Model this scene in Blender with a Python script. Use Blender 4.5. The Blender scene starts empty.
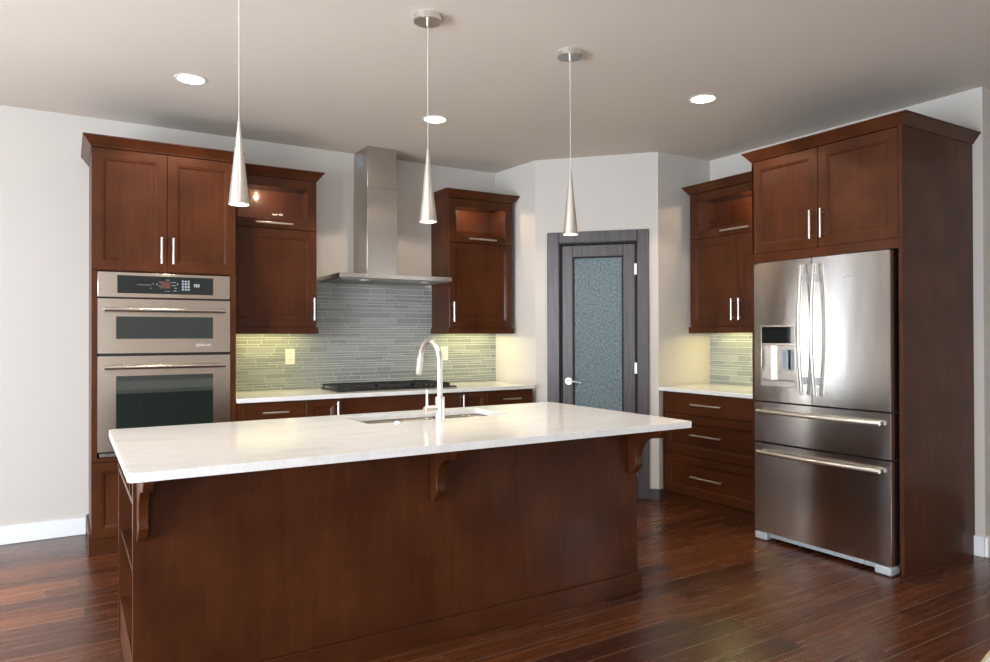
import bpy, bmesh, math, random
from mathutils import Vector, Matrix
S = bpy.context.scene
C = S.collection
R = math.radians
PI = math.pi
random.seed(7)

# ------------------------------------------------------------------ camera
EYE = 1.33
yaw, pitch, roll = R(31.36), R(0.36), R(-0.14)
cf = Vector((math.sin(yaw)*math.cos(pitch), math.cos(yaw)*math.cos(pitch), math.sin(pitch)))
cr0 = Vector((math.cos(yaw), -math.sin(yaw), 0)); cu0 = cr0.cross(cf)
cr = cr0*math.cos(roll) + cu0*math.sin(roll); cu = -cr0*math.sin(roll) + cu0*math.cos(roll)
cam_d = bpy.data.cameras.new('camera'); cam = bpy.data.objects.new('camera', cam_d); C.objects.link(cam)
cam_d.sensor_width = 36; cam_d.lens = 701.2/990*36; cam_d.clip_start = 0.05; cam_d.clip_end = 100
m = Matrix((cr, cu, -cf)).transposed().to_4x4(); m.translation = Vector((0, 0, EYE))
cam.matrix_world = m
S.camera = cam

# ------------------------------------------------------------------ world, daylight, exposure
S.view_settings.view_transform = 'Standard'; S.view_settings.look = 'None'
S.view_settings.gamma = 1; S.view_settings.exposure = 0.57
S.view_settings.use_curve_mapping = False
W = bpy.data.worlds.new('World'); S.world = W; W.use_nodes = True
bg = W.node_tree.nodes['Background']; bg.inputs[0].default_value = (0.78, 0.88, 1.0, 1); bg.inputs[1].default_value = 1.2

CEIL = 2.815
YB, XR, XL, YF = 5.48, 4.68, -2.9, -3.6          # back, right, left, front walls
JOG, XF2 = 2.06, 6.4                               # the right wall steps back here
C1, C2 = (3.390, 4.90), (4.085, 4.158)              # ends of the diagonal pantry wall

def area_light(name, loc, target, sx, sy, power, col):
    d = bpy.data.lights.new(name, 'AREA'); d.shape = 'RECTANGLE'; d.size = sx; d.size_y = sy
    d.energy = power; d.color = col
    o = bpy.data.objects.new(name, d); C.objects.link(o); o.location = loc
    o.rotation_euler = (Vector(target)-Vector(loc)).to_track_quat('-Z', 'Y').to_euler()
    return o
DAY = (0.90, 0.95, 1.0)
# daylight and right-side fill just outside each window opening
area_light('daylight_left', (XL-0.25, 1.8, 1.25), (0, 1.8, 1.25), 4.0, 2.2, 290, (.84, .92, 1.0))
area_light('daylight_front', (-1.6, YF-0.25, 1.35), (-1.6, 0, 1.35), 2.0, 1.9, 90, DAY)
area_light('daylight_back', (-1.25, YB+0.3, 1.2), (-1.25, 0, 1.2), 0.6, 2.2, 14, DAY)
area_light('added_fill_right', (XF2+.25, -2.8, 1.75), (0, -2.8, 1.75), 1.2, 1.3, 60, DAY)  # added fill for the right side of the room, source unseen
sun_d = bpy.data.lights.new('sun', 'SUN'); sun_d.energy = 7.0; sun_d.angle = R(5); sun_d.color = (1, .93, .82)
sun = bpy.data.objects.new('sun', sun_d); C.objects.link(sun)
sun.rotation_euler = Vector((1, .38, -.74)).to_track_quat('-Z', 'Y').to_euler()

# ------------------------------------------------------------------ materials
def mat(name, base=(.5, .5, .5), rough=.5, metal=0.0, **kw):
    M = bpy.data.materials.new(name); M.use_nodes = True
    b = M.node_tree.nodes['Principled BSDF']
    b.inputs['Base Color'].default_value = (*base, 1); b.inputs['Roughness'].default_value = rough
    b.inputs['Metallic'].default_value = metal
    for k, v in kw.items(): b.inputs[k.replace('_', ' ')].default_value = v
    return M
def N(M, t, **kw):
    n = M.node_tree.nodes.new(t)
    for k, v in kw.items(): setattr(n, k, v)
    return n
def L(M, a, b): M.node_tree.links.new(a, b)
def BS(M): return M.node_tree.nodes['Principled BSDF']
def ramp(M, fac, stops):
    r = N(M, 'ShaderNodeValToRGB'); el = r.color_ramp.elements
    while len(el) < len(stops): el.new(.5)
    for e, (p, c) in zip(el, stops): e.position = p; e.color = (*c, 1)
    L(M, fac, r.inputs[0]); return r.outputs[0]
def noise(M, scale=(1, 1, 1), s=5, detail=4, rough=.5):
    tc = N(M, 'ShaderNodeTexCoord'); mp = N(M, 'ShaderNodeMapping'); mp.inputs['Scale'].default_value = scale
    L(M, tc.outputs['Object'], mp.inputs[0])
    n = N(M, 'ShaderNodeTexNoise'); n.inputs['Scale'].default_value = s; n.inputs['Detail'].default_value = detail
    n.inputs['Roughness'].default_value = rough
    L(M, mp.outputs[0], n.inputs['Vector']); return n.outputs['Fac']
def bump(M, h, strength, dist=.01):
    b = N(M, 'ShaderNodeBump'); b.inputs['Strength'].default_value = strength; b.inputs['Distance'].default_value = dist
    L(M, h, b.inputs['Height']); L(M, b.outputs[0], BS(M).inputs['Normal'])
def mixc(M, f, a, b, mode='MIX'):
    x = N(M, 'ShaderNodeMix', data_type='RGBA', blend_type=mode)
    for s, v in ((x.inputs[0], f), (x.inputs[6], a), (x.inputs[7], b)):
        if isinstance(v, (int, float)): s.default_value = v
        elif isinstance(v, tuple): s.default_value = (*v, 1)
        else: L(M, v, s)
    return x.outputs[2]

def wood(name, vertical=True, k=1.0):
    M = mat(name, rough=.40)
    sc = (7, 7, .8) if vertical else (.8, 7, 7)
    g = noise(M, sc, 4, 8, .65)
    big = noise(M, (1, 1, 1), 3.2, 3, .5)
    c = ramp(M, g, [(.25, (.055*k, .0160*k, .0052*k)), (.75, (.085*k, .0255*k, .0086*k))])
    d = ramp(M, big, [(.3, (.66, .64, .64)), (.7, (1.2, 1.18, 1.15))])
    L(M, mixc(M, 1.0, c, d, 'MULTIPLY'), BS(M).inputs['Base Color'])
    BS(M).inputs['Coat Weight'].default_value = .28; BS(M).inputs['Coat Roughness'].default_value = .15; BS(M).inputs['Specular IOR Level'].default_value = .1
    bump(M, g, .04, .002)
    return M
WV = wood('stained_maple', True); WH = wood('stained_maple_crosswise', False)

DW = mat('dark_grey_stained_wood', (.06, .05, .052), .38)
L(DW, ramp(DW, noise(DW, (20, 20, 1), 3, 5), [(.3, (.052, .043, .046)), (.7, (.092, .076, .08))]), BS(DW).inputs['Base Color'])

WALL = mat('wall_paint', (.575, .54, .50), .75); bump(WALL, noise(WALL, (1, 1, 1), 90, 3), .08, .002)
CEILM = mat('ceiling_paint', (.64, .578, .512), .85); bump(CEILM, noise(CEILM, (1, 1, 1), 60, 3, .6), .22, .003)
TRIM = mat('white_trim_paint', (.82, .83, .84), .4)

def floor_material():
    M = mat('jatoba_planks', rough=.27)
    tc = N(M, 'ShaderNodeTexCoord'); sp = N(M, 'ShaderNodeSeparateXYZ'); L(M, tc.outputs['Object'], sp.inputs[0])
    def mth(op, a, b=None):
        n = N(M, 'ShaderNodeMath', operation=op)
        for i, v in enumerate((a, b)):
            if v is None: continue
            if isinstance(v, (int, float)): n.inputs[i].default_value = v
            else: L(M, v, n.inputs[i])
        return n.outputs[0]
    w, ln = .125, 1.35
    yy = mth('DIVIDE', sp.outputs[1], w); row = mth('FLOOR', yy); fy = mth('FRACT', yy)
    wn = N(M, 'ShaderNodeTexWhiteNoise', noise_dimensions='1D'); L(M, row, wn.inputs['W'])
    xx = mth('ADD', mth('DIVIDE', sp.outputs[0], ln), mth('MULTIPLY', wn.outputs['Value'], 7.3))
    col = mth('FLOOR', xx); fx = mth('FRACT', xx)
    cx = N(M, 'ShaderNodeCombineXYZ'); L(M, row, cx.inputs[0]); L(M, col, cx.inputs[1])
    w2 = N(M, 'ShaderNodeTexWhiteNoise', noise_dimensions='3D'); L(M, cx.outputs[0], w2.inputs['Vector'])
    # grain shifted per plank
    sh = N(M, 'ShaderNodeCombineXYZ'); L(M, mth('MULTIPLY', sp.outputs[0], 1.1), sh.inputs[0])
    L(M, mth('MULTIPLY', sp.outputs[1], 26), sh.inputs[1]); L(M, mth('MULTIPLY', w2.outputs['Value'], 50), sh.inputs[2])
    gn = N(M, 'ShaderNodeTexNoise'); gn.inputs['Scale'].default_value = 1.6; gn.inputs['Detail'].default_value = 6
    gn.inputs['Distortion'].default_value = .25; L(M, sh.outputs[0], gn.inputs['Vector'])
    base = ramp(M, w2.outputs['Value'], [(0, (.052, .016, .007)), (.4, (.080, .023, .008)), (.8, (.120, .036, .012)), (1, (.145, .046, .016))])
    g = ramp(M, gn.outputs['Fac'], [(.3, (.60, .56, .54)), (.52, (1, 1, 1)), (.75, (1.28, 1.32, 1.36))])
    c = mixc(M, 1.0, base, g, 'MULTIPLY')
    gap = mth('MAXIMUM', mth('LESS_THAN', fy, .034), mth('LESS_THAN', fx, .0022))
    L(M, mixc(M, gap, c, (.19, .115, .085)), BS(M).inputs['Base Color'])  # gaps coloured lighter: light caught on the plank bevels, put into the colour
    wv = mth('ADD', mth('MULTIPLY', gn.outputs['Fac'], .05), mth('MULTIPLY', w2.outputs['Value'], .0))
    bump(M, wv, .12, .002)
    BS(M).inputs['Specular IOR Level'].default_value = .42
    L(M, ramp(M, gn.outputs['Fac'], [(.3, (.24, .24, .24)), (.8, (.30, .30, .30))]), BS(M).inputs['Roughness'])
    return M
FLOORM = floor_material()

def quartz():
    M = mat('white_quartz', rough=.10)
    a = noise(M, (1, 2.2, 1), 2.4, 8, .62); b = noise(M, (1, 1, 1), 60, 3)
    c = ramp(M, a, [(.30, (.75, .75, .74)), (.44, (.84, .84, .835)), (.52, (.80, .80, .79)), (.62, (.85, .85, .845))])
    d = ramp(M, b, [(.35, (.95, .95, .95)), (.6, (1, 1, 1))])
    L(M, mixc(M, 1.0, c, d, 'MULTIPLY'), BS(M).inputs['Base Color']); return M
QZ = quartz()

def steel(name, base=(.60, .585, .565), rough=.24, aniso=.0, wave=0.0, sc=(2, 2, 60), rot=.25):
    M = mat(name, base, rough, 1.0)
    g = noise(M, sc, 2, 3)
    L(M, ramp(M, g, [(.2, (rough*.93,)*3), (.8, (rough*1.07,)*3)]), BS(M).inputs['Roughness'])
    if aniso:
        BS(M).inputs['Anisotropic'].default_value = aniso
        t = N(M, 'ShaderNodeTangent'); t.direction_type = 'RADIAL'; t.axis = 'Z'
        L(M, t.outputs[0], BS(M).inputs['Tangent']); BS(M).inputs['Anisotropic Rotation'].default_value = rot
    if wave: bump(M, noise(M, (3.2, 3.2, .8), 1.6, 2), wave, .03)
    return M
ST = steel('brushed_stainless', (.49, .455, .42), .25)
STF = steel('fridge_stainless', (.62, .605, .585), .20, .7, .06)
STO = steel('oven_stainless', (.68, .60, .515), .26, .5, .0)
FILT = mat('satin_filter', (.35, .34, .33), .45, 1.0)
NICK = mat('satin_nickel', (.76, .73, .69), .31, 1.0)
CHR = mat('chrome', (.8, .8, .8), .08, 1.0)
GREYP = mat('grey_plastic', (.27, .32, .36), .45)
LGREY = mat('light_grey_plastic', (.42, .46, .48), .4)
BLK = mat('black_enamel', (.012, .012, .013), .25)
IRON = mat('cast_iron', (.014, .014, .015), .5)
BGL = mat('black_glass', (.010, .013, .013), .04); BS(BGL).inputs['Coat Weight'].default_value = .6
OVG = mat('oven_door_glass', (.012, .020, .017), .03); BS(OVG).inputs['Specular IOR Level'].default_value = .8; BS(OVG).inputs['Coat Weight'].default_value = .7; BS(OVG).inputs['Coat IOR'].default_value = 1.7

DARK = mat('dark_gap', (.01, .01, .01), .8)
WPL = mat('white_plastic', (.75, .74, .70), .35)
PLAS = mat('pale_bracket', (.72, .75, .78), .35)
RUG = mat('white_rug', (.72, .76, .76), .95); RUGE = mat('cream_rug_binding', (.62, .55, .36), .9)
DISPL = mat('brown_display', (.10, .045, .03), .2)
LOGO = mat('etched_logo', (.62, .62, .60), .4)

def emit(name, col, s):
    M = bpy.data.materials.new(name); M.use_nodes = True; nt = M.node_tree; nt.nodes.clear()
    e = nt.nodes.new('ShaderNodeEmission'); o = nt.nodes.new('ShaderNodeOutputMaterial')
    e.inputs[0].default_value = (*col, 1); e.inputs[1].default_value = s; nt.links.new(e.outputs[0], o.inputs[0]); return M
LAMP = emit('lamp_glow', (1, .86, .68), 14)
GLYPH = emit('display_glow', (.8, .9, 1), .3)

def clear_glass():
    M = bpy.data.materials.new('clear_cabinet_glass'); M.use_nodes = True; nt = M.node_tree; nt.nodes.clear()
    o = nt.nodes.new('ShaderNodeOutputMaterial'); t = nt.nodes.new('ShaderNodeBsdfTransparent'); g = nt.nodes.new('ShaderNodeBsdfGlossy')
    g.inputs['Roughness'].default_value = .02; f = nt.nodes.new('ShaderNodeFresnel'); f.inputs[0].default_value = 1.55
    x = nt.nodes.new('ShaderNodeMixShader'); t.inputs[0].default_value = (.93, .93, .93, 1)
    ge = nt.nodes.new('ShaderNodeNewGeometry'); iv = nt.nodes.new('ShaderNodeMath'); iv.operation = 'SUBTRACT'; iv.inputs[0].default_value = 1
    mu = nt.nodes.new('ShaderNodeMath'); mu.operation = 'MULTIPLY'
    nt.links.new(ge.outputs['Backfacing'], iv.inputs[1]); nt.links.new(iv.outputs[0], mu.inputs[0]); nt.links.new(f.outputs[0], mu.inputs[1])
    nt.links.new(mu.outputs[0], x.inputs[0]); nt.links.new(t.outputs[0], x.inputs[1]); nt.links.new(g.outputs[0], x.inputs[2])
    nt.links.new(x.outputs[0], o.inputs[0]); return M
CLG = clear_glass()
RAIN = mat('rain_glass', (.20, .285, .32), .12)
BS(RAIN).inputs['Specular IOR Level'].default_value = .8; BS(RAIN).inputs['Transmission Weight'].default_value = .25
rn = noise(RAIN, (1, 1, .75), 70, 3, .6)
L(RAIN, ramp(RAIN, rn, [(.34, (.15, .21, .235)), (.66, (.29, .385, .42))]), BS(RAIN).inputs['Base Color'])  # light and dark of refraction in the relief, mixed into the glass colour
bump(RAIN, rn, 1.0, .02)

def tile_mat():
    M = mat('glass_mosaic', rough=.24)
    a = N(M, 'ShaderNodeAttribute'); a.attribute_name = 'tile_shade'
    L(M, ramp(M, a.outputs['Fac'], [(0, (.25, .27, .265)), (.5, (.29, .31, .30)), (1, (.35, .37, .355))]), BS(M).inputs['Base Color'])
    BS(M).inputs['Coat Weight'].default_value = .15
    return M
TILE = tile_mat(); GROUT = mat('pale_grout', (.66, .67, .63), .8)

# ------------------------------------------------------------------ mesh helpers
class MB:
    def __init__(s): s.v = []; s.f = []; s.attr = None
    def add(s, vs, fs):
        n = len(s.v); s.v += [tuple(v) for v in vs]; s.f += [tuple(i+n for i in f) for f in fs]; return s
    def box(s, x0, x1, y0, y1, z0, z1):
        v = [(x, y, z) for z in (z0, z1) for y in (y0, y1) for x in (x0, x1)]
        return s.add(v, [(0, 2, 3, 1), (4, 5, 7, 6), (0, 1, 5, 4), (2, 6, 7, 3), (0, 4, 6, 2), (1, 3, 7, 5)])
    def tube(s, pts, r, seg=14, caps=True):
        pts = [Vector(p) for p in pts]; n = len(pts)
        rs = r if isinstance(r, (list, tuple)) else [r]*n
        t0 = (pts[1]-pts[0]).normalized(); up = Vector((0, 0, 1)) if abs(t0.z) < .9 else Vector((1, 0, 0))
        u = t0.cross(up).normalized(); vs = []
        for i, p in enumerate(pts):
            t = (pts[min(i+1, n-1)]-pts[max(i-1, 0)]).normalized()
            u = (u - t*u.dot(t)).normalized(); w = t.cross(u)
            for k in range(seg):
                a = 2*PI*k/seg; vs.append(p + (u*math.cos(a)+w*math.sin(a))*rs[i])
        fs = [(i*seg+k, i*seg+(k+1) % seg, (i+1)*seg+(k+1) % seg, (i+1)*seg+k) for i in range(n-1) for k in range(seg)]
        if caps: fs += [tuple(range(seg))[::-1], tuple((n-1)*seg+k for k in range(seg))]
        return s.add(vs, fs)
    def lathe(s, prof, cx=0, cy=0, seg=32, closed=False):
        vs = [(cx+r*math.cos(2*PI*k/seg), cy+r*math.sin(2*PI*k/seg), z) for r, z in prof for k in range(seg)]
        n = len(prof); fs = [(i*seg+k, i*seg+(k+1) % seg, (i+1)*seg+(k+1) % seg, (i+1)*seg+k) for i in range(n-1) for k in range(seg)]
        if closed: fs += [tuple(range(seg))[::-1], tuple((n-1)*seg+k for k in range(seg))]
        return s.add(vs, fs)
    def prism_x(s, poly, x0, x1):      # poly of (y, z)
        n = len(poly); vs = [(x0, y, z) for y, z in poly]+[(x1, y, z) for y, z in poly]
        return s.add(vs, [tuple(range(n)), tuple(range(2*n-1, n-1, -1))]+[(i, i+n, (i+1) % n+n, (i+1) % n) for i in range(n)])
    def prism_z(s, poly, z0, z1):      # poly of (x, y)
        n = len(poly); vs = [(x, y, z0) for x, y in poly]+[(x, y, z1) for x, y in poly]
        return s.add(vs, [tuple(range(n))[::-1], tuple(range(n, 2*n))]+[(i, (i+1) % n, (i+1) % n+n, i+n) for i in range(n)])
    def rings(s, x0, x1, z0, z1, prof, back):   # nested rectangles facing -Y: prof of (inset, y); flat in the middle
        n = len(s.v); vs = []; lv = [(0, back)]+prof
        for i, y in lv: vs += [(x0+i, y, z0+i), (x1-i, y, z0+i), (x1-i, y, z1-i), (x0+i, y, z1-i)]
        fs = [(3, 2, 1, 0)]
        for j in range(len(lv)-1):
            for k in range(4): fs.append((j*4+k, j*4+(k+1) % 4, (j+1)*4+(k+1) % 4, (j+1)*4+k))
        j = (len(lv)-1)*4; fs.append((j, j+1, j+2, j+3))
        return s.add(vs, fs)
    def frame(s, x0, x1, z0, z1, i, y0, y1):    # rectangular frame with an open middle
        s.box(x0, x0+i, y0, y1, z0, z1); s.box(x1-i, x1, y0, y1, z0, z1)
        s.box(x0+i, x1-i, y0, y1, z0, z0+i); s.box(x0+i, x1-i, y0, y1, z1-i, z1); return s
    def build(s, name, material, parent=None, bev=0.0, smooth=True, seg=2):
        me = bpy.data.meshes.new(name); me.from_pydata(s.v, [], s.f); me.materials.append(material)
        bm = bmesh.new(); bm.from_mesh(me); bmesh.ops.recalc_face_normals(bm, faces=bm.faces); bm.to_mesh(me); bm.free()
        o = bpy.data.objects.new(name, me); C.objects.link(o)
        if parent: o.parent = parent
        if smooth:
            me.polygons.foreach_set('use_smooth', [True]*len(me.polygons)); me.set_sharp_from_angle(angle=R(35))
        if bev:
            md = o.modifiers.new('bevel', 'BEVEL'); md.width = bev; md.segments = seg; md.limit_method = 'ANGLE'; md.angle_limit = R(40)
            md.harden_normals = False
        return o
def B(*a): return MB().box(*a)

def tag(o, label, cat, group=None, kind=None):
    if label: o['label'] = label
    if cat: o['category'] = cat
    if group: o['group'] = group
    if kind: o['kind'] = kind
    return o
def thing(name, label, cat, loc=(0, 0, 0), rz=0, group=None):
    o = bpy.data.objects.new(name, None); C.objects.link(o); o.empty_display_size = .1
    o.location = loc; o.rotation_euler = (0, 0, rz); return tag(o, label, cat, group)
def struct(o, label=None):
    o['kind'] = 'structure'
    if label: o['label'] = label
    return o
def shift(o, loc, rz=0): o.location = loc; o.rotation_euler = (0, 0, rz); return o
def copy_tree(o, parent=None):
    c = o.copy(); C.objects.link(c); c.parent = parent
    for ch in list(o.children): copy_tree(ch, c)
    return c

# ------------------------------------------------------------------ the room
T = .15
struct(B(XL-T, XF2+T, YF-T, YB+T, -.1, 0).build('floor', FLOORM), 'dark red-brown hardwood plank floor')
struct(B(XL-T, XF2+T, YF-T, YB+T, CEIL, CEIL+.1).build('ceiling', CEILM), 'lightly textured taupe ceiling')
BW0, BW1, BWZ = -1.58, -.92, 2.3
mb = MB(); mb.box(XL, BW0, YB, YB+T, 0, CEIL); mb.box(BW1, XR+T, YB, YB+T, 0, CEIL); mb.box(BW0, BW1, YB, YB+T, BWZ, CEIL)
struct(MB().frame(BW0, BW1, 0, BWZ, .09, YB+.02, YB+.12).build('window_4', TRIM))
struct(mb.build('wall_back', WALL), 'pale grey wall behind the ovens and range hood')
# left wall with patio door opening
mb = MB(); mb.box(XL-T, XL, YF-T, -.3, 0, CEIL); mb.box(XL-T, XL, 3.9, YB+T, 0, CEIL); mb.box(XL-T, XL, -.3, 3.9, 2.35, CEIL)
struct(mb.build('wall_left', WALL))
mb = MB(); mb.frame(-.3, 3.9, .0, 2.35, .09, 0, .12)
for x in (1.1, 2.5): mb.box(x-.05, x+.05, .02, .1, .09, 2.26)
w = mb.build('window_1', TRIM); shift(w, (XL-.14, 0, 0), PI/2); struct(w)
# front wall with two windows
mb = MB()
for a, b, z0, z1 in ((XL, -2.6, 0, CEIL), (-2.6, -.6, 0, .4), (-2.6, -.6, 2.3, CEIL), (-.6, XF2, 0, CEIL)):
    mb.box(a, b, YF-T, YF, z0, z1)
struct(mb.build('wall_front', WALL))
for n, a, b in ((2, -2.6, -.6),):
    mb = MB(); mb.frame(a, b, .4, 2.3, .08, YF-.12, YF-.02)
    for i in (1, 2): x = a+(b-a)*i/3; mb.box(x-.035, x+.035, YF-.11, YF-.03, .48, 2.22)
    struct(mb.build('window_%d' % n, TRIM))
# right wall, its step, and the far part of it
struct(MB().box(XR, XR+T, JOG, YB, 0, CEIL).build('wall_right', WALL), 'pale wall behind the fridge')
struct(MB().box(XR+T, XF2, JOG, JOG+T, 0, CEIL).box(XF2, XF2+T, YF-T, -3.4, 0, CEIL).box(XF2, XF2+T, -2.2, JOG+T, 0, CEIL).box(XF2, XF2+T, -3.4, -2.2, 0, 1.1).box(XF2, XF2+T, -3.4, -2.2, 2.4, CEIL).build('wall_far_right', WALL))
mb = MB(); mb.frame(-3.4, -2.2, 1.1, 2.4, .07, 0, .1); mb.box(-2.83, -2.77, .02, .08, 1.17, 2.33)
w = mb.build('window_3', TRIM); shift(w, (XF2+.12, 0, 0), PI/2); struct(w)  # unseen window, added and placed to suit the right-side fill
# pantry walls: short side wall, diagonal wall with the door opening, return wall
struct(MB().prism_z([(C1[0], C1[1]), (C1[0], YB), (3.345, YB)][::-1], 0, CEIL).build('wall_pantry_side', WALL), 'short wall between the back counter and the pantry door')
struct(MB().prism_z([(C2[0], C2[1]), (XR, C2[1]-.01), (XR, C2[1]+.1), (C2[0]+.04, C2[1]+.1)], 0, CEIL).build('wall_pantry_return', WALL), 'short wall between pantry door and right counter')
dv = Vector((C2[0]-C1[0], C2[1]-C1[1], 0)); DL = dv.length; DRZ = math.atan2(dv.y, dv.x)
def diag(o): o.location = (C1[0], C1[1], 0); o.rotation_euler = (0, 0, DRZ); return o
# s-coordinates along the diagonal wall
DX0, DX1 = .206, .850           # door opening
CX0, CX1, CTOP = .103, .941, 2.192
mb = MB(); mb.box(0, DX0, 0, .11, 0, CEIL); mb.box(DX1, DL, 0, .11, 0, CEIL); mb.box(DX0, DX1, 0, .11, 2.10, CEIL)
struct(diag(mb.build('wall_diagonal', WALL)), 'angled wall holding the pantry door')
# door casing
mb = MB(); mb.box(CX0, DX0-.0, -.02, 0.0, 0, CTOP); mb.box(DX1, CX1, -.02, 0.0, 0, CTOP); mb.box(DX0, DX1, -.02, 0.0, 2.10, CTOP)
struct(diag(mb.build('trim_1', DW, bev=.004)), 'dark casing around the pantry door')
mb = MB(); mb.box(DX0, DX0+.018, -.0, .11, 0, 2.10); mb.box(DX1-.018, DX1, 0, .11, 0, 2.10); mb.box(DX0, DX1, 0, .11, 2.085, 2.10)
struct(diag(mb.build('trim_2', DARK)), 'shadowed door jamb')  # jamb's shadow is put into its near-black colour
d = thing('door_1', None, None, (C1[0], C1[1], 0), DRZ); struct(d, 'dark stained pantry door with a textured glass panel')
a, b = DX0+.021, DX1-.021
mb = MB()
gx0, gx1, gz0, gz1 = a+.088, b-.095, .25, 1.985
mb.box(a, gx0, .012, .05, .01, 2.08); mb.box(gx1, b, .012, .05, .01, 2.08)
mb.box(gx0, gx1, .012, .05, .01, gz0); mb.box(gx0, gx1, .012, .05, gz1, 2.08)
mb.build('door_frame', DW, d, bev=.003)
MB().frame(gx0, gx1, gz0, gz1, .012, .016, .046).build('glazing_bead', DARK, d)
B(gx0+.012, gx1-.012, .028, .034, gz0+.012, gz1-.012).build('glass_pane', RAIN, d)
mb = MB(); mb.tube([(a+.052, .012, .945), (a+.052, .004, .945)], [.031, .029], 24); mb.tube([(a+.052, .006, .945), (a+.052, -.045, .945)], .010)
mb.tube([(a+.045, -.045, .947), (a+.09, -.048, .947), (a+.13, -.046, .942), (a+.165, -.04, .935)], [.010, .009, .008, .006])
mb.build('door_lever', NICK, d)
for z in (.22, 1.06, 1.87):
    mb = MB(); mb.tube([(b+.012, -.004, z-.045), (b+.012, -.004, z+.045)], .007); mb.box(b-.004, b+.02, 0.0, .003, z-.045, z+.045)
    h = mb.build('hinge', NICK, d)
# pantry interior floor space is closed by the walls; baseboards
BBH = .118
struct(MB().box(BW1+.02, .108, YB-.016, YB, 0, BBH).build('baseboard_back', TRIM, bev=.004), 'tall white baseboard left of the ovens')
struct(MB().box(XR-.016, XR, JOG, 2.115, 0, BBH).build('baseboard_right', TRIM), 'white baseboard right of the fridge panel')
struct(B(XR, XF2, JOG-.016, JOG, 0, BBH).build('baseboard_far_right', TRIM))
mb = MB(); mb.prism_z([(C2[0]-.005, C2[1]+.0), (C2[0]-.012, C2[1]-.016), (4.14, C2[1]-.02), (4.14, C2[1]-.002)][::-1], 0, .085)
struct(mb.build('baseboard_pantry_return', DW), 'short dark baseboard at the wall corner')
mb = MB(); mb.box(CX1, DL+.008, -.014, 0.0, 0, .085)
struct(diag(mb.build('baseboard_diagonal', DW)), 'dark baseboard piece beside the door casing')
struct(B(XL, XL+.016, -3.5, -.4, 0, BBH).build('baseboard_left', TRIM))

# ------------------------------------------------------------------ cabinet parts (local frame: face at y=0 looking along -Y)
def panel_front(x0, x1, z0, z1, name, parent, material=None, rail=.056, t=.02, flat=False):
    g = .0015
    x0, x1, z0, z1 = x0+g, x1-g, z0+g, z1-g
    m_ = MB()
    if flat: m_.rings(x0, x1, z0, z1, [(0, .002), (.002, 0)], t)
    else: m_.rings(x0, x1, z0, z1, [(0, .002), (.002, 0), (rail, 0), (rail+.003, .003), (rail+.010, .0035), (rail+.017, .010)], t)
    return m_.build(name, material or WV, parent, smooth=False)
def pull(parent, x, z, length, vertical=True, mat_=None, so=.032):
    m_ = MB(); r = .0072
    if vertical:
        m_.tube([(x, -so, z-length/2), (x, -so, z+length/2)], r)
        for dz in (-length/2+.02, length/2-.02): m_.tube([(x, 0, z+dz), (x, -so, z+dz)], .0045, 10)
    else:
        m_.tube([(x-length/2, -so, z), (x+length/2, -so, z)], r)
        for dx in (-length/2+.02, length/2-.02): m_.tube([(x+dx, 0, z), (x+dx, -so, z)], .0045, 10)
    return m_.build('handle', mat_ or NICK, parent)
def crown(parent, x0, x1, yb, left=True, right=True, z0=2.480, z1=2.543, out=.047):
    prof = [(0, z0), (.005, z0), (.009, z0+.008), (out-.006, z1-.012), (out, z1-.009), (out, z1), (0, z1)]
    vs = []; fs = []
    for o_, z in prof:
        ol = o_ if left else 0; orr = o_ if right else 0
        vs += [(x0-ol, yb, z), (x0-ol, -o_, z), (x1+orr, -o_, z), (x1+orr, yb, z)]
    n = len(prof)
    for i in range(n):
        j = (i+1) % n
        for k in range(3): fs.append((i*4+k, i*4+k+1, j*4+k+1, j*4+k))
    fs.append(tuple(i*4 for i in range(n))); fs.append(tuple(i*4+3 for i in range(n))[::-1])
    t = MB().add(vs, fs); t.box(x0, x1, .0, yb, z0, z1-.001)
    return t.build('crown_moulding', WH, parent, smooth=False)
def light(parent, kind, loc, power, col, size=.1, sy=None, spot=None, blend=.2, name='bulb'):
    d_ = bpy.data.lights.new(name, kind); d_.energy = power; d_.color = col
    if kind == 'AREA':
        d_.size = size
        if sy: d_.shape = 'RECTANGLE'; d_.size_y = sy
    else: d_.shadow_soft_size = size
    if spot: d_.spot_size = spot; d_.spot_blend = blend
    o = bpy.data.objects.new(name, d_); C.objects.link(o); o.location = loc; o.parent = parent
    return o
UC = (1.0, .87, .36); WARM = (1.0, .85, .68)

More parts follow.
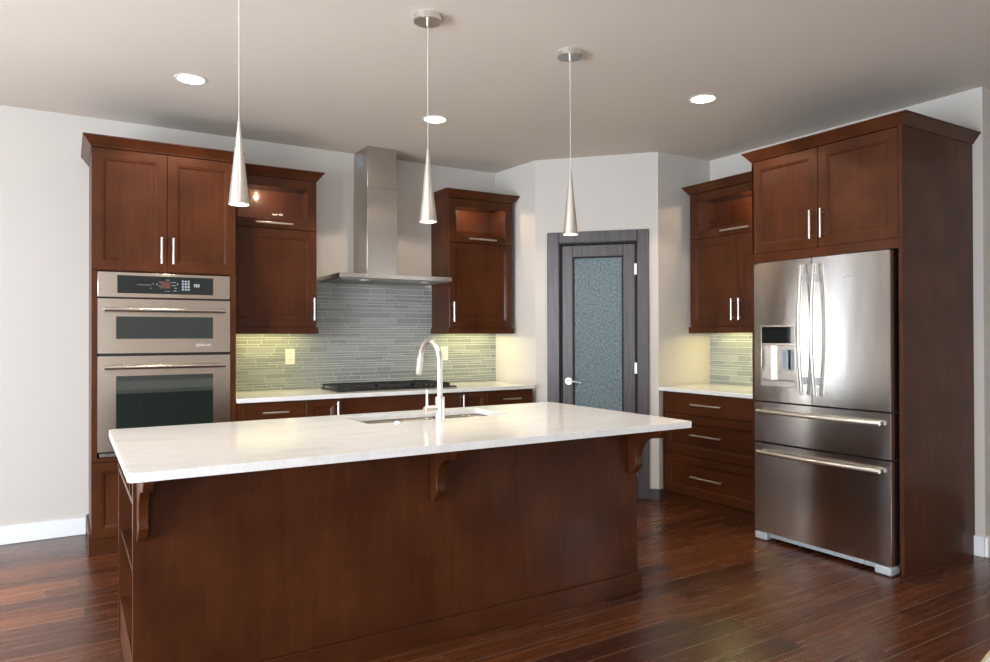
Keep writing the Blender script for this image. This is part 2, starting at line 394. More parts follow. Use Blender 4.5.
def wall_cabinet(label, loc, rz, w, doors, hinge_pull, glass_w=None, left=True, right=True, rail_ends=(0, 0), depth=.33, uc_power=1.9):
    """upper cabinet: lower solid doors, a lift-up glass door above, crown and light rail"""
    t = thing('wall_cabinet', label, 'cabinet', loc, rz, 'upper cabinets with glass top doors')
    m_ = MB()                                                       # carcass of boards
    m_.box(0, .018, .021, depth, 1.39, 2.5); m_.box(w-.018, w, .021, depth, 1.39, 2.5)
    m_.box(.018, w-.018, depth-.01, depth, 1.39, 2.5); m_.box(.018, w-.018, .021, depth-.01, 1.39, 1.41)
    m_.box(.018, w-.018, .021, depth-.01, 2.095, 2.115); m_.box(.018, w-.018, .021, depth-.01, 2.44, 2.5)
    m_.build('carcass', WV, t)
    n = len(doors)
    for i, (a, b) in enumerate(doors):
        dr = panel_front(a, b, 1.393, 2.105, 'door', t)
    for i, (a, b) in enumerate(doors): pass
    kids = [c for c in t.children if c.name.startswith('door')]
    for kx, kid in zip(hinge_pull, kids): pull(kid, kx, 1.527, .165)
    # glass door
    gd = MB(); z0, z1, rl = 2.108, 2.476, .066
    gd.frame(.002, w-.002, z0, z1, rl, 0, .02); gd.build('glass_door', WV, t, bev=.0015)
    g_ = [c for c in t.children if c.name.startswith('glass_door')][0]
    B(rl, w-rl, .009, .013, z0+rl, z1-rl).build('glass_pane', CLG, g_)
    pull(g_, w/2+.0, 2.142, .265, False)
    crown(t, 0, w, depth, left, right)
    m_ = MB(); m_.box(-rail_ends[0], w+rail_ends[1], -.008, .014, 1.345, 1.392)
    m_.box(-rail_ends[0], .014, .014, depth, 1.345, 1.392) if rail_ends[0] else m_.box(0, .014, .014, depth, 1.345, 1.392)
    m_.box(w-.014, w+rail_ends[1], .014, depth, 1.345, 1.392)
    m_.build('light_rail', WV, t)
    # puck lamp inside the glass compartment
    p = MB().lathe([(0, 2.431), (.022, 2.431), (.024, 2.433), (.024, 2.44)], w*.5, .05, 24).build('puck_lamp', LAMP, t)
    light(t, 'POINT', (w*.5, .085, 2.424), 4.5, (1, .72, .45), .012, name='puck_bulb')
    light(t, 'AREA', (w*.5, .16, 1.388), uc_power, UC, w*.8, .04, name='under_cabinet_bulb')
    return t

# ---- oven tower
FT = 4.87
tw = thing('oven_cabinet', 'tall dark-stained cabinet built around the stainless wall oven', 'cabinet', (.122, FT, 0))
w_ = .832
m_ = MB(); m_.box(0, .018, .021, .61, .1, 2.5); m_.box(w_-.018, w_, .021, .61, .1, 2.5); m_.box(.018, w_-.018, .6, .61, .1, 2.5)
m_.box(.018, w_-.018, .021, .6, 2.47, 2.5); m_.box(.018, w_-.018, .021, .6, .1, .12); m_.box(.018, w_-.018, .021, .6, .57, .59); m_.box(.018, w_-.018, .021, .6, 1.73, 1.75)
m_.build('carcass', WV, tw)
m_ = MB(); m_.box(0, .030, .0, .021, .57, 1.733); m_.box(w_-.036, w_, .0, .021, .57, 1.733); m_.box(.03, w_-.036, 0, .021, .568, .592)
m_.build('face_frame', WV, tw, bev=.001)
d1 = panel_front(0, w_/2, 1.733, 2.478, 'door', tw); pull(d1, w_/2-.034, 1.868, .165)
d2 = panel_front(w_/2, w_, 1.733, 2.478, 'door', tw); pull(d2, w_/2+.034, 1.868, .165)
dl = panel_front(0, w_, .106, .566, 'drawer_front', tw); pull(dl, w_/2, .42, .26, False)
crown(tw, 0, w_, .61)
m_ = MB(); m_.box(.0, w_, .012, .05, 0, .106); m_.box(-.012, .0, .03, .61, 0, .13); m_.build('toe_kick', WV, tw)

# ---- wall oven
ov = thing('wall_oven', 'stainless double wall oven with dark windows and control strip', 'oven', (.154, FT-.006, .598))
ow = .762; OZ = .598
def oz(z): return z-OZ
B(.01, ow-.01, .02, .58, 0, oz(1.71)).build('oven_body', BLK, ov)
cp = B(0, ow, 0, .02, oz(1.570), oz(1.724)).build('control_panel', STO, ov, bev=.003)
dsp = B(.104, .657, -.002, .0, oz(1.596), oz(1.706)).build('control_glass', BGL, cp, bev=.001)
m_ = MB(); rr = random.Random(3)
for i in range(11): m_.box(.215+i*.007, .215+i*.007+rr.uniform(.003, .006), -.003, -.002, oz(1.648), oz(1.652))
m_.build('indicator_row', GLYPH, cp)
for x, z, a, b in ((.32, 1.652, .008, .008), (.335, 1.668, .016, .003), (.335, 1.645, .010, .004), (.345, 1.632, .008, .004), (.375, 1.683, .022, .004), (.405, 1.668, .028, .004), (.41, 1.648, .024, .004), (.425, 1.632, .014, .005), (.44, 1.655, .007, .012), (.30, 1.655, .006, .006), (.285, 1.628, .008, .004), (.37, 1.612, .03, .003), (.42, 1.615, .016, .005)):
    B(x, x+a, -.003, -.002, oz(z), oz(z)+b).build('control_symbol', GLYPH, cp)
B(.347, .402, -.003, -.002, oz(1.632), oz(1.676)).build('display', DISPL, cp)
m_ = MB()
for i in range(3):
    for j in range(4): m_.box(.468+i*.017, .480+i*.017, -.003, -.002, oz(1.622+j*.017), oz(1.634+j*.017))
m_.build('number_keypad', GREYP, cp)
m_ = MB()
for i in range(3): m_.box(.54+i*.012, .549+i*.012, -.003, -.002, oz(1.645), oz(1.665))
m_.build('start_keypad', GREYP, cp)
def oven_door(z0, z1, wz0, wz1, hz, nm):
    m2 = MB(); x0, x1 = .099, .657
    m2.box(0, x0, 0, .02, oz(z0), oz(z1)); m2.box(x1, ow, 0, .02, oz(z0), oz(z1)); m2.box(x0, x1, 0, .02, oz(z0), oz(wz0)); m2.box(x0, x1, 0, .02, oz(wz1), oz(z1))
    dd = m2.build(nm, STO, ov)
    B(x0, x1, .002, .018, oz(wz0), oz(wz1)).build('oven_window', OVG, dd)
    m3 = MB(); m3.tube([(.035, -.045, oz(hz)), (ow-.037, -.045, oz(hz))], .0125, 18)
    for x in (.065, ow-.068): m3.tube([(x, 0, oz(hz)), (x, -.045, oz(hz))], .008)
    m3.build('handle', ST, dd); return dd
md = oven_door(1.226, 1.560, 1.314, 1.452, 1.492, 'microwave_door')
od = oven_door(.628, 1.208, .735, 1.086, 1.140, 'oven_door')
m_ = MB(); m_.box(.01, ow-.01, -.001, .02, 0, oz(.618)); m_.build('vent_trim', ST, ov)

def text_mesh(txt, size, name, material, parent, loc, rot, depth=.0008):
    cu_ = bpy.data.curves.new('t', 'FONT'); cu_.body = txt; cu_.size = size; cu_.extrude = depth; cu_.align_x = 'CENTER'; cu_.align_y = 'CENTER'
    to = bpy.data.objects.new('t', cu_); C.objects.link(to)
    bpy.context.view_layer.update()
    me = bpy.data.meshes.new_from_object(to.evaluated_get(bpy.context.evaluated_depsgraph_get()))
    bpy.data.objects.remove(to); me.materials.clear(); me.materials.append(material)
    o = bpy.data.objects.new(name, me); C.objects.link(o); o.parent = parent; o.location = loc; o.rotation_euler = rot; return o
text_mesh('JENN-AIR', .022, 'maker_lettering', LOGO, md, (.60, -.001, oz(1.272)), (PI/2, 0, 0))

# ---- upper cabinets
FU = 5.15
UD = YB-FU
wall_cabinet('dark wood upper cabinet with glass top, between oven tower and range hood', (.955, FU, 0), 0, .63, [(0, .63)], [.63-.026], left=False, rail_ends=(0, .01), depth=UD)
wall_cabinet('dark wood upper cabinet with glass top, right of the range hood', (2.694, FU, 0), 0, .62, [(0, .62)], [.034], rail_ends=(.01, .016), depth=UD)
FR = 4.37
rc = wall_cabinet('two-door dark wood upper cabinet with glass top, left of the fridge', (FR, 4.085, 0), -PI/2, .955, [(0, .475), (.475, .955)], [.441, .509], right=False, rail_ends=(.01, 0), depth=XR-FR, uc_power=2.6)
for c_ in [c for c in rc.children if c.name.startswith('glass_door')]:
    for h_ in [k for k in c_.children if k.name.startswith('handle')]: h_.location.x = -.008

# ---- range hood
hd = thing('range_hood', 'stainless chimney range hood with flat canopy above the cooktop', 'range hood', (2.157, YB, 1.752))
m_ = MB(); hx0, hx1, hy = -.462, .463, 4.955-YB
m_.box(hx0, hx1, hy, 0, .008, .042)
m_.build('canopy', ST, hd, bev=.002)
m_ = MB(); m_.box(hx0+.02, hx1-.02, hy+.03, -.01, .0, .008)
for i in range(3):
    xx = hx0+.08+i*.27; m_.box(xx, xx+.22, hy+.09, -.09, -.004, .0)
m_.build('filter_panel', FILT, hd)
m_ = MB(); m_.box(-.167, .088, 5.175-YB, 0, .042, .74); lower = m_.build('chimney', ST, hd, bev=.002)
m_ = MB(); m_.box(-.163, .084, 5.179-YB, 0, .74, CEIL-1.752-.001); m_.build('chimney_top', ST, hd, bev=.002)
m_ = MB()
for i in range(4): m_.box(-.1645, -.163, -.20+i*.032, -.18+i*.032, .925, 1.01)
m_.build('vent_slots', GREYP, hd)
for x in (-.25, .25): MB().lathe([(0, -.006), (.03, -.006), (.032, -.003), (.032, .0)], x, hy+.06, 20).build('hood_lamp', WPL, hd)
# ---- mosaic backsplashes
def mosaic(name, label, loc, rz, w, z0, z1, seed, cut=None):
    rg = random.Random(seed); t = thing(name, label, 'backsplash', loc, rz)
    B(0, w, -.004, 0, z0, z1).build('grout', GROUT, t)
    vs = []; fs = []; sh = []
    z = z0+.002; hs = [.044, .029, .016, .029, .016, .044, .016]; k = 0
    while z < z1-.006:
        h = hs[rg.randrange(7)]; h = min(h, z1-.002-z); x = .002-rg.uniform(0, .12)
        while x < w-.004:
            l = rg.choice((.10, .13, .15, .20, .25, .32)); a, b = max(x, .002), min(x+l, w-.002)
            if b-a > .006:
                n = len(vs); e = .0012
                vs += [(a, -.004, z), (b, -.004, z), (b, -.004, z+h), (a, -.004, z+h), (a+e, -.0075, z+e), (b-e, -.0075, z+e), (b-e, -.0075, z+h-e), (a+e, -.0075, z+h-e)]
                fs += [(n+4, n+5, n+6, n+7), (n, n+1, n+5, n+4), (n+1, n+2, n+6, n+5), (n+2, n+3, n+7, n+6), (n+3, n, n+4, n+7)]
                s_ = rg.random(); sh += [s_]*5
            x += l+.0035
        z += h+.0035
    me = bpy.data.meshes.new('tiles'); me.from_pydata(vs, [], fs); me.materials.append(TILE)
    at = me.attributes.new('tile_shade', 'FLOAT', 'FACE'); at.data.foreach_set('value', sh)
    o = bpy.data.objects.new('tiles', me); C.objects.link(o); o.parent = t
    return t
mosaic('tile_backsplash', 'grey glass strip mosaic wall behind the cooktop', (.955, YB, 0), 0, 3.345-.955, .914, 1.752, 5)
mosaic('tile_backsplash', 'pale glass strip mosaic on the short wall beside the fridge', (XR, C2[1]-.01, 0), -PI/2, 1.02, .914, 1.345, 9)

def outlet(label, x, z):
    t = thing('wall_outlet', label, 'outlet', (x, YB-.0078, z))
    B(-.037, .037, -.006, 0, -.059, .059).build('cover_plate', WPL, t, bev=.002)
    for s_ in (-1, 1):
        k = MB().box(-.017, .017, -.008, -.006, s_*.022-.014, s_*.022+.014).build('socket', WPL, t, bev=.002)
        m2 = MB()
        for x_ in (-.007, .005): m2.box(x_, x_+.002, -.0085, -.008, s_*.022-.004, s_*.022+.006)
        m2.build('slots', DARK, k)
outlet('white duplex outlet in the tiles left of the cooktop', 1.472, 1.17)
outlet('white duplex outlet in the tiles right of the cooktop, behind the faucet', 2.812, 1.174)

# ---- base cabinets of the back run
FB = 4.87
def base_unit(name, label, loc, rz, w, kind, depth=.585, grp=None):
    t = thing(name, label, 'cabinet', loc, rz, grp)
    m2 = MB(); m2.box(0, w, .021, depth, .1, .8835); m2.box(0, w, .07, .09, 0, .1); m2.build('carcass', WV, t)
    if kind == 'drawers':
        for a, b in ((.715, .88), (.41, .712), (.106, .407)):
            f = panel_front(0, w, a, b, 'drawer_front', t, WH, flat=(a > .7)); pull(f, w/2, (a+b)/2+.012, .175, False)
    if kind == 'door_l':
        f = panel_front(0, w, .106, .88, 'door', t, rail=.045); pull(f, w-.018, .78, .165)
    if kind == 'door_r':
        f = panel_front(0, w, .106, .88, 'door', t, rail=.045); pull(f, .018, .78, .165)
    if kind == 'cook':
        f = panel_front(0, w, .715, .88, 'top_panel', t, WH, flat=True)
        for i in (0, 1):
            f = panel_front(i*w/2, (i+1)*w/2, .106, .712, 'door', t); pull(f, w/2+(-.034, .034)[i], .6, .165)
    return t
xs = (.992, 1.424, 1.662, 2.643, 2.895, 3.340)
B(.9555, .992, FB+.01, FB+.04, 0, .8835).build('filler_strip', WV)
tag(bpy.data.objects['filler_strip'], 'narrow dark filler strip between oven tower and back drawers', 'filler strip')
base_unit('base_cabinet', 'back counter drawer unit next to the oven tower', (xs[0], FB, 0), 0, xs[1]-xs[0], 'drawers')
base_unit('base_cabinet', 'narrow single-door base cabinet left of the cooktop', (xs[1], FB, 0), 0, xs[2]-xs[1], 'door_l')
base_unit('base_cabinet', 'wide base cabinet with blank front panel under the cooktop', (xs[2], FB, 0), 0, xs[3]-xs[2], 'cook')
base_unit('base_cabinet', 'narrow single-door base cabinet right of the cooktop', (xs[3], FB, 0), 0, xs[4]-xs[3], 'door_r')
base_unit('base_cabinet', 'back counter drawer unit at the pantry wall end', (xs[4], FB, 0), 0, xs[5]-xs[4], 'drawers')
tag(B(.956, 3.344, 4.845, YB-.008, .884, .914).build('back_worktop', QZ, bev=.003), 'white quartz worktop along the tiled back wall', 'worktop')

# ---- cooktop
ck = thing('gas_cooktop', 'black gas cooktop with cast iron grates on the back worktop', 'cooktop', (1.69, 5.0, .9145))
B(0, .995, 0, .40, 0, .010).build('cooktop_plate', BLK, ck, bev=.003)
for gi in range(3):
    m_ = MB(); gx = .012+gi*.303; gw = .298
    z0, z1 = .030, .042
    m_.box(gx, gx+.012, .02, .385, z0, z1); m_.box(gx+gw-.012, gx+gw, .02, .385, z0, z1)
    for y in (.02, .197, .373): m_.box(gx, gx+gw, y, y+.012, z0, z1)
    for y in (.075, .13, .25, .31): m_.box(gx+.012, gx+gw*.36, y, y+.009, z0+.002, z1); m_.box(gx+gw*.64, gx+gw-.012, y, y+.009, z0+.002, z1)
    for x in (gx+gw*.36, gx+gw*.6): m_.box(x, x+.010, .03, .375, z0+.002, z1)
    for x in (gx, gx+gw/2-.006, gx+gw-.012):
        for y in (.02, .373): m_.box(x, x+.012, y, y+.012, .010, z0)
    m_.build('grate', IRON, ck)
for x, y, r_ in ((.16, .11, .035), (.16, .30, .028), (.465, .2, .05), (.77, .11, .028), (.77, .30, .04)):
    MB().lathe([(0, .026), (r_, .026), (r_+.006, .020), (r_+.008, .010)], x, y, 24).build('burner', IRON, ck)
for i in range(4):
    MB().lathe([(0, .034), (.014, .034), (.016, .030), (.017, .014), (.020, .010)], .95, .07+i*.085, 20).build('knob', BLK, ck)

# ---- drawer base on the right wall
FD = 4.09
db = thing('drawer_cabinet', 'three-drawer dark wood base cabinet between pantry wall and fridge', 'cabinet', (FD, 4.115, 0), -PI/2)
dw_ = 1.008
m_ = MB(); m_.box(0, dw_, .021, XR-FD-.002, .09, .8835); m_.build('carcass', WV, db)
B(.004, dw_, .022, .04, 0, .088).build('toe_kick', WH, db)
B(0, .008, .0, .021, .09, .8835).build('side_filler', WV, db)
hx = .46
for a, b, hz in ((.716, .880, .797), (.400, .712, .565), (.088, .397, .245)):
    f = panel_front(.010, dw_, a, b, 'drawer_front', db, WH, flat=a > .7); pull(f, hx, hz, .297, False)
tag(B(4.065, XR-.008, 3.107, C2[1]-.0125, .884, .914).build('side_worktop', QZ, bev=.003), 'short white quartz worktop between pantry wall and fridge', 'worktop')

# ---- fridge surround
FC = 3.906
fc = thing('fridge_cabinet', 'tall dark wood surround with two-door cabinet over the fridge', 'cabinet', (FC, 3.105, 0), -PI/2)
fw = .99
m_ = MB(); m_.box(fw-.022, fw, .0, XR-FC, 0, 2.5); m_.build('end_panel', WV, fc, bev=.001)
m_ = MB(); m_.box(0, .014, .0, XR-FC, 0, 2.5); m_.build('inner_panel', WV, fc)
m_ = MB(); m_.box(.014, fw-.022, .021, XR-FC, 1.862, 2.5); m_.build('carcass', WV, fc)
B(.014, fw-.022, .003, .021, 1.808, 1.864).build('bottom_rail', WH, fc)
sx = .482
f = panel_front(.0, sx, 1.864, 2.478, 'door', fc); pull(f, sx-.036, 2.005, .175)
f = panel_front(sx, fw-.022, 1.864, 2.478, 'door', fc); pull(f, sx+.036, 2.005, .175)
crown(fc, 0, fw, XR-FC, True, True)

# ---- refrigerator
fr = thing('refrigerator', 'stainless french-door refrigerator with water dispenser', 'refrigerator', (3.846, 3.045, 0), -PI/2)
RW = .893
B(.004, RW+.008, .095, .80, .05, 1.765).build('fridge_body', GREYP, fr, bev=.003)
def curved(x0, x1, z0, z1, sag, xc, hw, thick=.075, hole=None, nseg=26):
    f_ = lambda x: -sag*(1-((x-xc)/hw)**2)
    xs_ = [x0+(x1-x0)*i/nseg for i in range(nseg+1)]
    xs_ = [x0, x0+.003]+xs_[1:-1]+[x1-.003, x1]
    if hole: xs_ = sorted(set([x for x in xs_ if min(abs(x-hole[0]), abs(x-hole[1])) > .006]+[hole[0], hole[1]]))
    zs_ = [z0, z1] if not hole else [z0, hole[2], hole[3], z1]
    m2 = MB(); nx, nz = len(xs_), len(zs_); e = .004
    vs = [(x, f_(x)+(e if i in (0, nx-1) else 0), z) for z in zs_ for i, x in enumerate(xs_)]
    fs = []
    for j in range(nz-1):
        for i in range(nx-1):
            if hole and j == 1 and xs_[i] >= hole[0]-1e-6 and xs_[i+1] <= hole[1]+1e-6: continue
            fs.append((j*nx+i, j*nx+i+1, (j+1)*nx+i+1, (j+1)*nx+i))
    nb = len(vs); vs += [(x0, thick, z0), (x1, thick, z0), (x1, thick, z1), (x0, thick, z1)]
    t_ = (nz-1)*nx
    fs += [(nb+3, nb+2, nb+1, nb)]
    fs.append(tuple([nb, nb+1]+[i for i in range(nx-1, -1, -1)])); fs.append(tuple([nb+2, nb+3]+[t_+i for i in range(nx)]))
    fs.append(tuple([nb+3, nb]+[j*nx for j in range(nz)])); fs.append(tuple([nb+1, nb+2]+[j*nx+nx-1 for j in range(nz-1, -1, -1)]))
    m2.add(vs, fs); return m2
def fy(x): return -.009*(1-((x-RW/2)/(RW/2))**2)
SP = .4215
hole = (.070, .305, 1.012, 1.262)
ld = curved(0, SP-.003, .905, 1.795, .009, RW/2, RW/2, hole=hole).build('door', STF, fr)
rd = curved(SP+.003, RW, .905, 1.795, .009, RW/2, RW/2).build('door', STF, fr)
dr1 = curved(0, RW, .642, .895, .009, RW/2, RW/2).build('drawer_front', STF, fr)
dr2 = curved(0, RW, .058, .630, .009, RW/2, RW/2).build('drawer_front', STF, fr)
# dispenser in the left door
m_ = MB(); m_.frame(.058, .317, 1.000, 1.390, .012, -.013, .0); m_.box(.07, .305, -.013, .0, 1.262, 1.276)
m_.build('dispenser_bezel', ST, ld, bev=.002)
B(.07, .305, -.0115, -.002, 1.276, 1.378).build('dispenser_display', BGL, ld)
m_ = MB(); x0, x1, z0, z1 = hole; dpt = .065
m_.add([(x0, -.008, z0), (x1, -.008, z0), (x1, -.008, z1), (x0, -.008, z1), (x0+.01, dpt, z0+.02), (x1-.01, dpt, z0+.02), (x1-.01, dpt, z1), (x0+.01, dpt, z1)],
       [(4, 5, 6, 7), (0, 1, 5, 4), (1, 2, 6, 5), (2, 3, 7, 6), (3, 0, 4, 7)])
m_.build('dispenser_recess', ST, ld)
for x in (.185, .25):
    k = B(x, x+.045, .030, .040, 1.105, 1.235).build('dispenser_paddle', LGREY, ld, bev=.004)
    B(x+.010, x+.035, .028, .031, 1.115, 1.225).build('paddle_pad', GREYP, k)
B(x0, x1, -.012, .0, 1.012, 1.035).build('drip_tray', ST, ld)
def bow_handle(parent, x, z0, z1):
    pts = []
    n = 16
    for i in range(n+1):
        u = i/n; pts.append((x, fy(x)-.034-.030*math.sin(PI*u), z0+(z1-z0)*u))
    m2 = MB(); m2.tube(pts, [.0125]*(n+1), 16); h_ = m2.build('handle', NICK, parent)
    for z in (z0+.085, z1-.085):
        B(x-.012, x+.012, fy(x)-.044, fy(x)+.001, z-.022, z+.022).build('handle_bracket', PLAS, h_, bev=.002)
bow_handle(ld, SP-.042, .965, 1.755); bow_handle(rd, SP+.042, .965, 1.755)
def bar_handle(parent, z):
    n = 18; pts = []
    for i in range(n+1):
        u = i/n; x = .045+(RW-.09)*u; pts.append((x, fy(x)-.030-.018*math.sin(PI*u), z))
    m2 = MB(); m2.tube(pts, .0125, 16); h_ = m2.build('handle', NICK, parent)
    for x in (.10, RW-.10): B(x-.02, x+.02, fy(x)-.036, fy(x)+.001, z-.009, z+.009).build('handle_bracket', ST, h_, bev=.002)
bar_handle(dr1, .838); bar_handle(dr2, .575)
m_ = MB(); m_.box(.05, RW-.05, .03, .05, .022, .056)
for i in range(22):
    x = .07+i*.036; m_.box(x, x+.004, .026, .03, .024, .054)
m_.build('toe_grille', LGREY, fr)
for x in (.0, RW-.095): MB().box(x, x+.095, -.006, .09, .004, .052).build('leveling_foot', LGREY, fr, bev=.010)
for x in (.02, RW-.07): B(x, x+.05, .02, .12, 1.765, 1.785).build('hinge_cover', GREYP, fr, bev=.003)
m_ = MB(); m_.box(.004, RW-.004, .076, .094, .06, 1.76); m_.build('door_gasket', DARK, fr)
text_mesh('JENN-AIR', .017, 'maker_lettering', LOGO, rd, (.665, fy(.665)-.0008, 1.665), (PI/2, 0, R(1.2)))

# ---- kitchen island
isl = thing('island_cabinet', 'long dark wood kitchen island with open end shelves', 'island', (1.37, 3.15, 0))
IX, IY = 1.37, 3.15
def I(x0, x1, y0, y1, z0, z1, m_=None):
    return (m_ or MB()).box(x0-IX, x1-IX, y0-IY, y1-IY, z0, z1)
# carcass around the sink (boards, open above the sink)
m_ = MB()
I(.194, 2.545, 2.75, 2.772, .05, .8838, m_)                 # seating side panel
I(2.525, 2.545, 2.772, 3.54, .05, .8838, m_)                # right end
I(.47, .49, 2.772, 3.54, .1, .8838, m_); I(.49, 2.525, 3.52, 3.54, .1, .8838, m_); I(.49, 2.525, 2.772, 3.52, .1, .12, m_)
I(.49, 2.525, 3.44, 3.46, 0, .1, m_)
m_.build('body', WV, isl, bev=.0015)
# end shelving
m_ = MB()
I(.194, .47, 3.52, 3.54, .0, .8838, m_)                    # far cheek
I(.20, .47, 2.772, 3.52, .157, .177, m_); I(.205, .47, 2.772, 3.52, .455, .473, m_); I(.195, .47, 2.772, 3.52, .735, .752, m_)
I(.2, .22, 2.772, 3.52, 0, .157, m_)
for i in range(1, 5): y = 2.772+i*.748/5; I(.196, .47, y-.008, y+.008, .752, .8838, m_)
m_.build('end_shelves', WV, isl)
m_ = MB(); I(.18, 2.562, 2.732, 2.75, 0, .096, m_); I(2.545, 2.562, 2.75, 3.54, 0, .096, m_)
m_.build('plinth', WH, isl, bev=.002)
# working side doors
ws = [.49, 1.18, 2.03, 2.525]
for a, b in zip(ws, ws[1:]):
    f = panel_front(a-1.0, b-1.0, .106, .88, 'door', isl); f.rotation_euler = (0, 0, PI); f.location = ((a+b)-1.0-IX, 3.561-IY, 0)
# corbels
prof = [(0, .8838), (.245, .8838), (.245, .853), (.222, .822), (.178, .816)]
for i in range(1, 9):
    a_ = PI/2*i/9; prof.append((.178-.118*math.sin(a_), .816-.118*(1-math.cos(a_))))
prof += [(.058, .690), (.066, .668), (.062, .655), (.022, .614), (0, .612)]
for x0, x1 in ((.206, .240), (1.345, 1.388), (2.482, 2.524)):
    MB().prism_x([(2.75-p-IY, z) for p, z in prof][::-1], x0-IX, x1-IX).build('corbel', WV, isl, bev=.003)

# island worktop with sink cut-out
def rounded(x0, x1, y0, y1, r, n=6):
    pts = []
    for cx, cy, a0 in ((x1-r, y0+r, -90), (x1-r, y1-r, 0), (x0+r, y1-r, 90), (x0+r, y0+r, 180)):
        for i in range(n+1):
            a = R(a0+90*i/n); pts.append((cx+r*math.cos(a), cy+r*math.sin(a)))
    return pts
SX0, SX1, SY0, SY1 = 1.209, 1.998, 3.130, 3.482
def slab_with_hole(outer, inner, z0, z1):
    bm = bmesh.new(); res = []
    for z in (z0, z1):
        ov_ = [bm.verts.new((x, y, z)) for x, y in outer]; iv = [bm.verts.new((x, y, z)) for x, y in inner]
        es = [bm.edges.new((v[i], v[(i+1) % len(v)])) for v in (ov_, iv) for i in range(len(v))]
        bmesh.ops.triangle_fill(bm, use_beauty=True, edges=es, use_dissolve=False); res.append((ov_, iv))
    for a, b in zip(res[0], res[1]):
        for i in range(len(a)):
            j = (i+1) % len(a); bm.faces.new((a[i], a[j], b[j], b[i]))
    bmesh.ops.recalc_face_normals(bm, faces=bm.faces)
    return bm
bm = slab_with_hole(rounded(.156, 2.578, 2.388, 3.575, .03), rounded(SX0, SX1, SY0, SY1, .02, 4), .884, .914)
me = bpy.data.meshes.new('island_worktop'); bm.to_mesh(me); bm.free(); me.materials.append(QZ)
iw = bpy.data.objects.new('island_worktop', me); C.objects.link(iw)
md_ = iw.modifiers.new('bevel', 'BEVEL'); md_.width = .004; md_.segments = 2; md_.limit_method = 'ANGLE'; md_.angle_limit = R(60)
tag(iw, 'long white quartz worktop on the kitchen island', 'worktop')

# sink
sk = thing('kitchen_sink', 'undermount stainless sink set into the island worktop', 'sink', ((SX0+SX1)/2, (SY0+SY1)/2, .70))
def bowl(x0, x1, name):
    cx, cy = (SX0+SX1)/2, (SY0+SY1)/2
    out = rounded(x0-cx, x1-cx, SY0-.006-cy, SY1+.006-cy, .03, 4); inn = rounded(x0+.02-cx, x1-.02-cx, SY0+.015-cy, SY1-.015-cy, .05, 4)
    n = len(out); m2 = MB()
    vs = [(x, y, .1838) for x, y in out]+[(x*.999, y, .16) for x, y in out]+[(x, y, 0) for x, y in inn]
    fs = [(k*n+i, k*n+(i+1) % n, (k+1)*n+(i+1) % n, (k+1)*n+i) for k in range(2) for i in range(n)]+[tuple(range(2*n, 3*n))]
    m2.add(vs, fs); o = m2.build(name, ST, sk)
    so = o.modifiers.new('solid', 'SOLIDIFY'); so.thickness = .002; so.offset = -1
    MB().lathe([(0, .003), (.035, .003), (.045, .001), (.045, 0)], (x0+x1)/2-cx, 0, 24).build('drain', CHR, sk)
bowl(SX0-.006, SX0+.49, 'bowl'); bowl(SX0+.515, SX1+.006, 'bowl')
# faucet
fa = thing('faucet', 'tall gooseneck pull-down faucet with side lever on the island', 'faucet', (1.53, 3.022, .9142))
m_ = MB(); m_.lathe([(0, 0), (.027, 0), (.027, .004), (.023, .006), (.023, .118), (.022, .121), (0, .121)], 0, 0, 28)
m_.build('faucet_base', NICK, fa)
pts = [(0, 0, .118), (0, 0, .20), (0, 0, .288)]; rr_ = .108
for i in range(1, 31):
    a = PI*i/30*.94; pts.append((0, rr_-rr_*math.cos(a), .288+rr_*math.sin(a)*.92))
lp = Vector(pts[-1]); dl_ = (lp-Vector(pts[-2])).normalized()
m_ = MB(); m_.tube(pts, .0135, 28); m_.build('gooseneck', NICK, fa)
m_ = MB(); m_.tube([lp, lp+dl_*.01, lp+dl_*.08, lp+dl_*.092], [.0145, .0165, .0165, .014], 18); m_.build('spray_head', NICK, fa)
m_ = MB(); m_.tube([(-.015, 0, .062), (-.075, 0, .062), (-.083, 0, .062)], [.019, .019, .015], 20); m_.build('valve_body', NICK, fa)
m_ = MB(); m_.tube([(-.068, 0, .075), (-.068, 0, .158)], [.0062, .0052], 12); m_.build('lever', NICK, fa)
ab = MB().lathe([(0, .012), (.012, .012), (.016, .008), (.017, 0)], 0, 0, 20).build('sink_button', CHR); ab.location = (1.335, 3.085, .9142)
tag(ab, 'small chrome air switch button on the island near the sink edge', 'button')

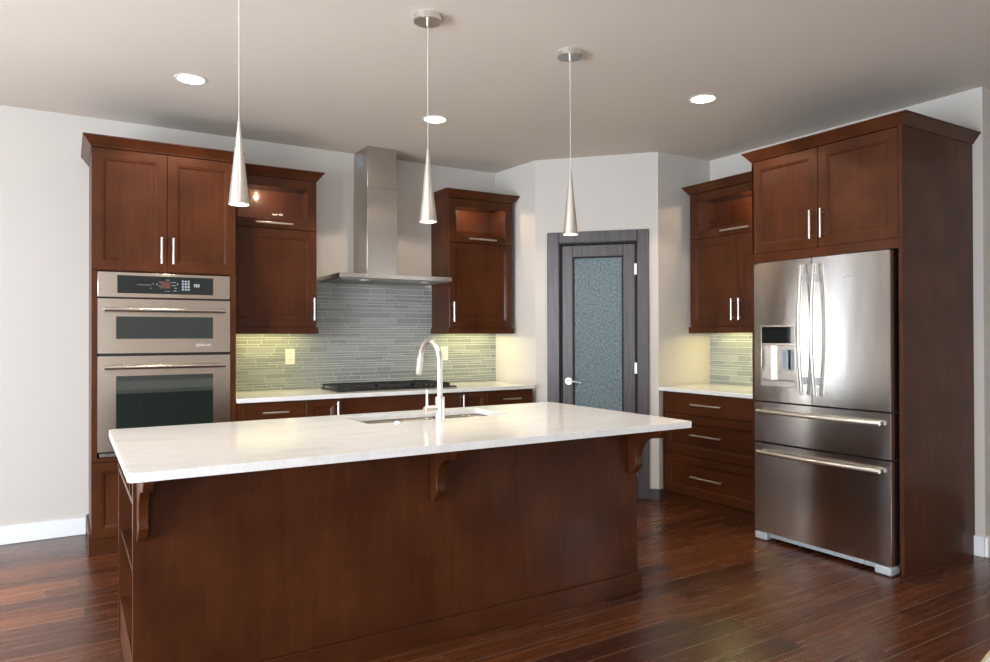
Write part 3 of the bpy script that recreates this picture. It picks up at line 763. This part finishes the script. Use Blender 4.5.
# ------------------------------------------------------------------ ceiling fixtures
def pendant(x, y, label):
    t = thing('pendant_lamp', label, 'pendant lamp', (x, y, CEIL), 0, 'cone pendants over the island')
    MB().lathe([(0, -.030), (.062, -.030), (.066, -.027), (.067, -.002), (.067, 0)], 0, 0, 40).build('ceiling_canopy', NICK, t)
    MB().lathe([(0, -.052), (.006, -.052), (.006, -.030), (0, -.030)], 0, 0, 16).build('cord_grip', NICK, t)
    MB().tube([(0, 0, -.05), (0, 0, -.621)], .0016, 8).build('cord', WPL, t)
    zt, zb = -.621, -.958
    MB().lathe([(0, zt), (.0055, zt), (.0065, zt-.02), (.0225, zt-.17), (.0405, zb), (.0385, zb), (.0205, zt-.17), (.004, zt-.03)], 0, 0, 40).build('cone_shade', NICK, t)
    MB().lathe([(0, zb+.010), (.034, zb+.010), (.0385, zb+.012)], 0, 0, 28).build('bulb_face', LAMP, t)
    light(t, 'SPOT', (0, 0, zb+.002), 9, WARM, .03, spot=R(100), blend=.6, name='pendant_bulb')
    return t
pendant(.586, 2.932, 'leftmost brushed nickel cone pendant, its cord leaving the top of the picture')
pendant(1.427, 2.936, 'middle brushed nickel cone pendant lamp over the island, above the faucet')
pendant(2.249, 2.927, 'right brushed nickel cone pendant lamp, in front of the pantry door')
def can(x, y, label, power=32):
    t = thing('recessed_light', label, 'ceiling light', (x, y, CEIL), 0, 'recessed ceiling downlights')
    MB().lathe([(.072, 0), (.072, -.004), (.088, -.003), (.090, 0)], 0, 0, 36).build('trim_ring', WPL, t)
    MB().lathe([(0, -.0015), (.073, -.0015)], 0, 0, 36).build('lamp_disc', LAMP, t)
    light(t, 'SPOT', (0, 0, -.012), power, WARM, .05, spot=R(128), blend=.12, name='downlight_bulb')
can(.607, 1.75, 'glowing recessed ceiling light nearer the camera on the oven side, outside the view', 12)
can(2.19, 1.62, 'glowing recessed ceiling light nearer the camera on the fridge side, outside the view', 10)
can(.607, 4.364, 'glowing recessed ceiling light in front of the oven cabinet')
can(2.152, 4.316, 'glowing recessed ceiling light in front of the range hood')
can(3.409, 3.074, 'glowing recessed ceiling light in front of the fridge')

# ------------------------------------------------------------------ rug corner at the right bottom of the view
rg = thing('area_rug', 'pale rug with cream bound edge at the bottom right corner of the picture', 'rug', (3.168, 1.41, 0), math.atan2(.029, .133))
B(-.4, 1.2, -1.6, -.012, .001, .008).build('rug_pile', RUG, rg, bev=.003)
B(-.4, 1.2, -.012, 0, .001, .0075).build('rug_binding', RUGE, rg)
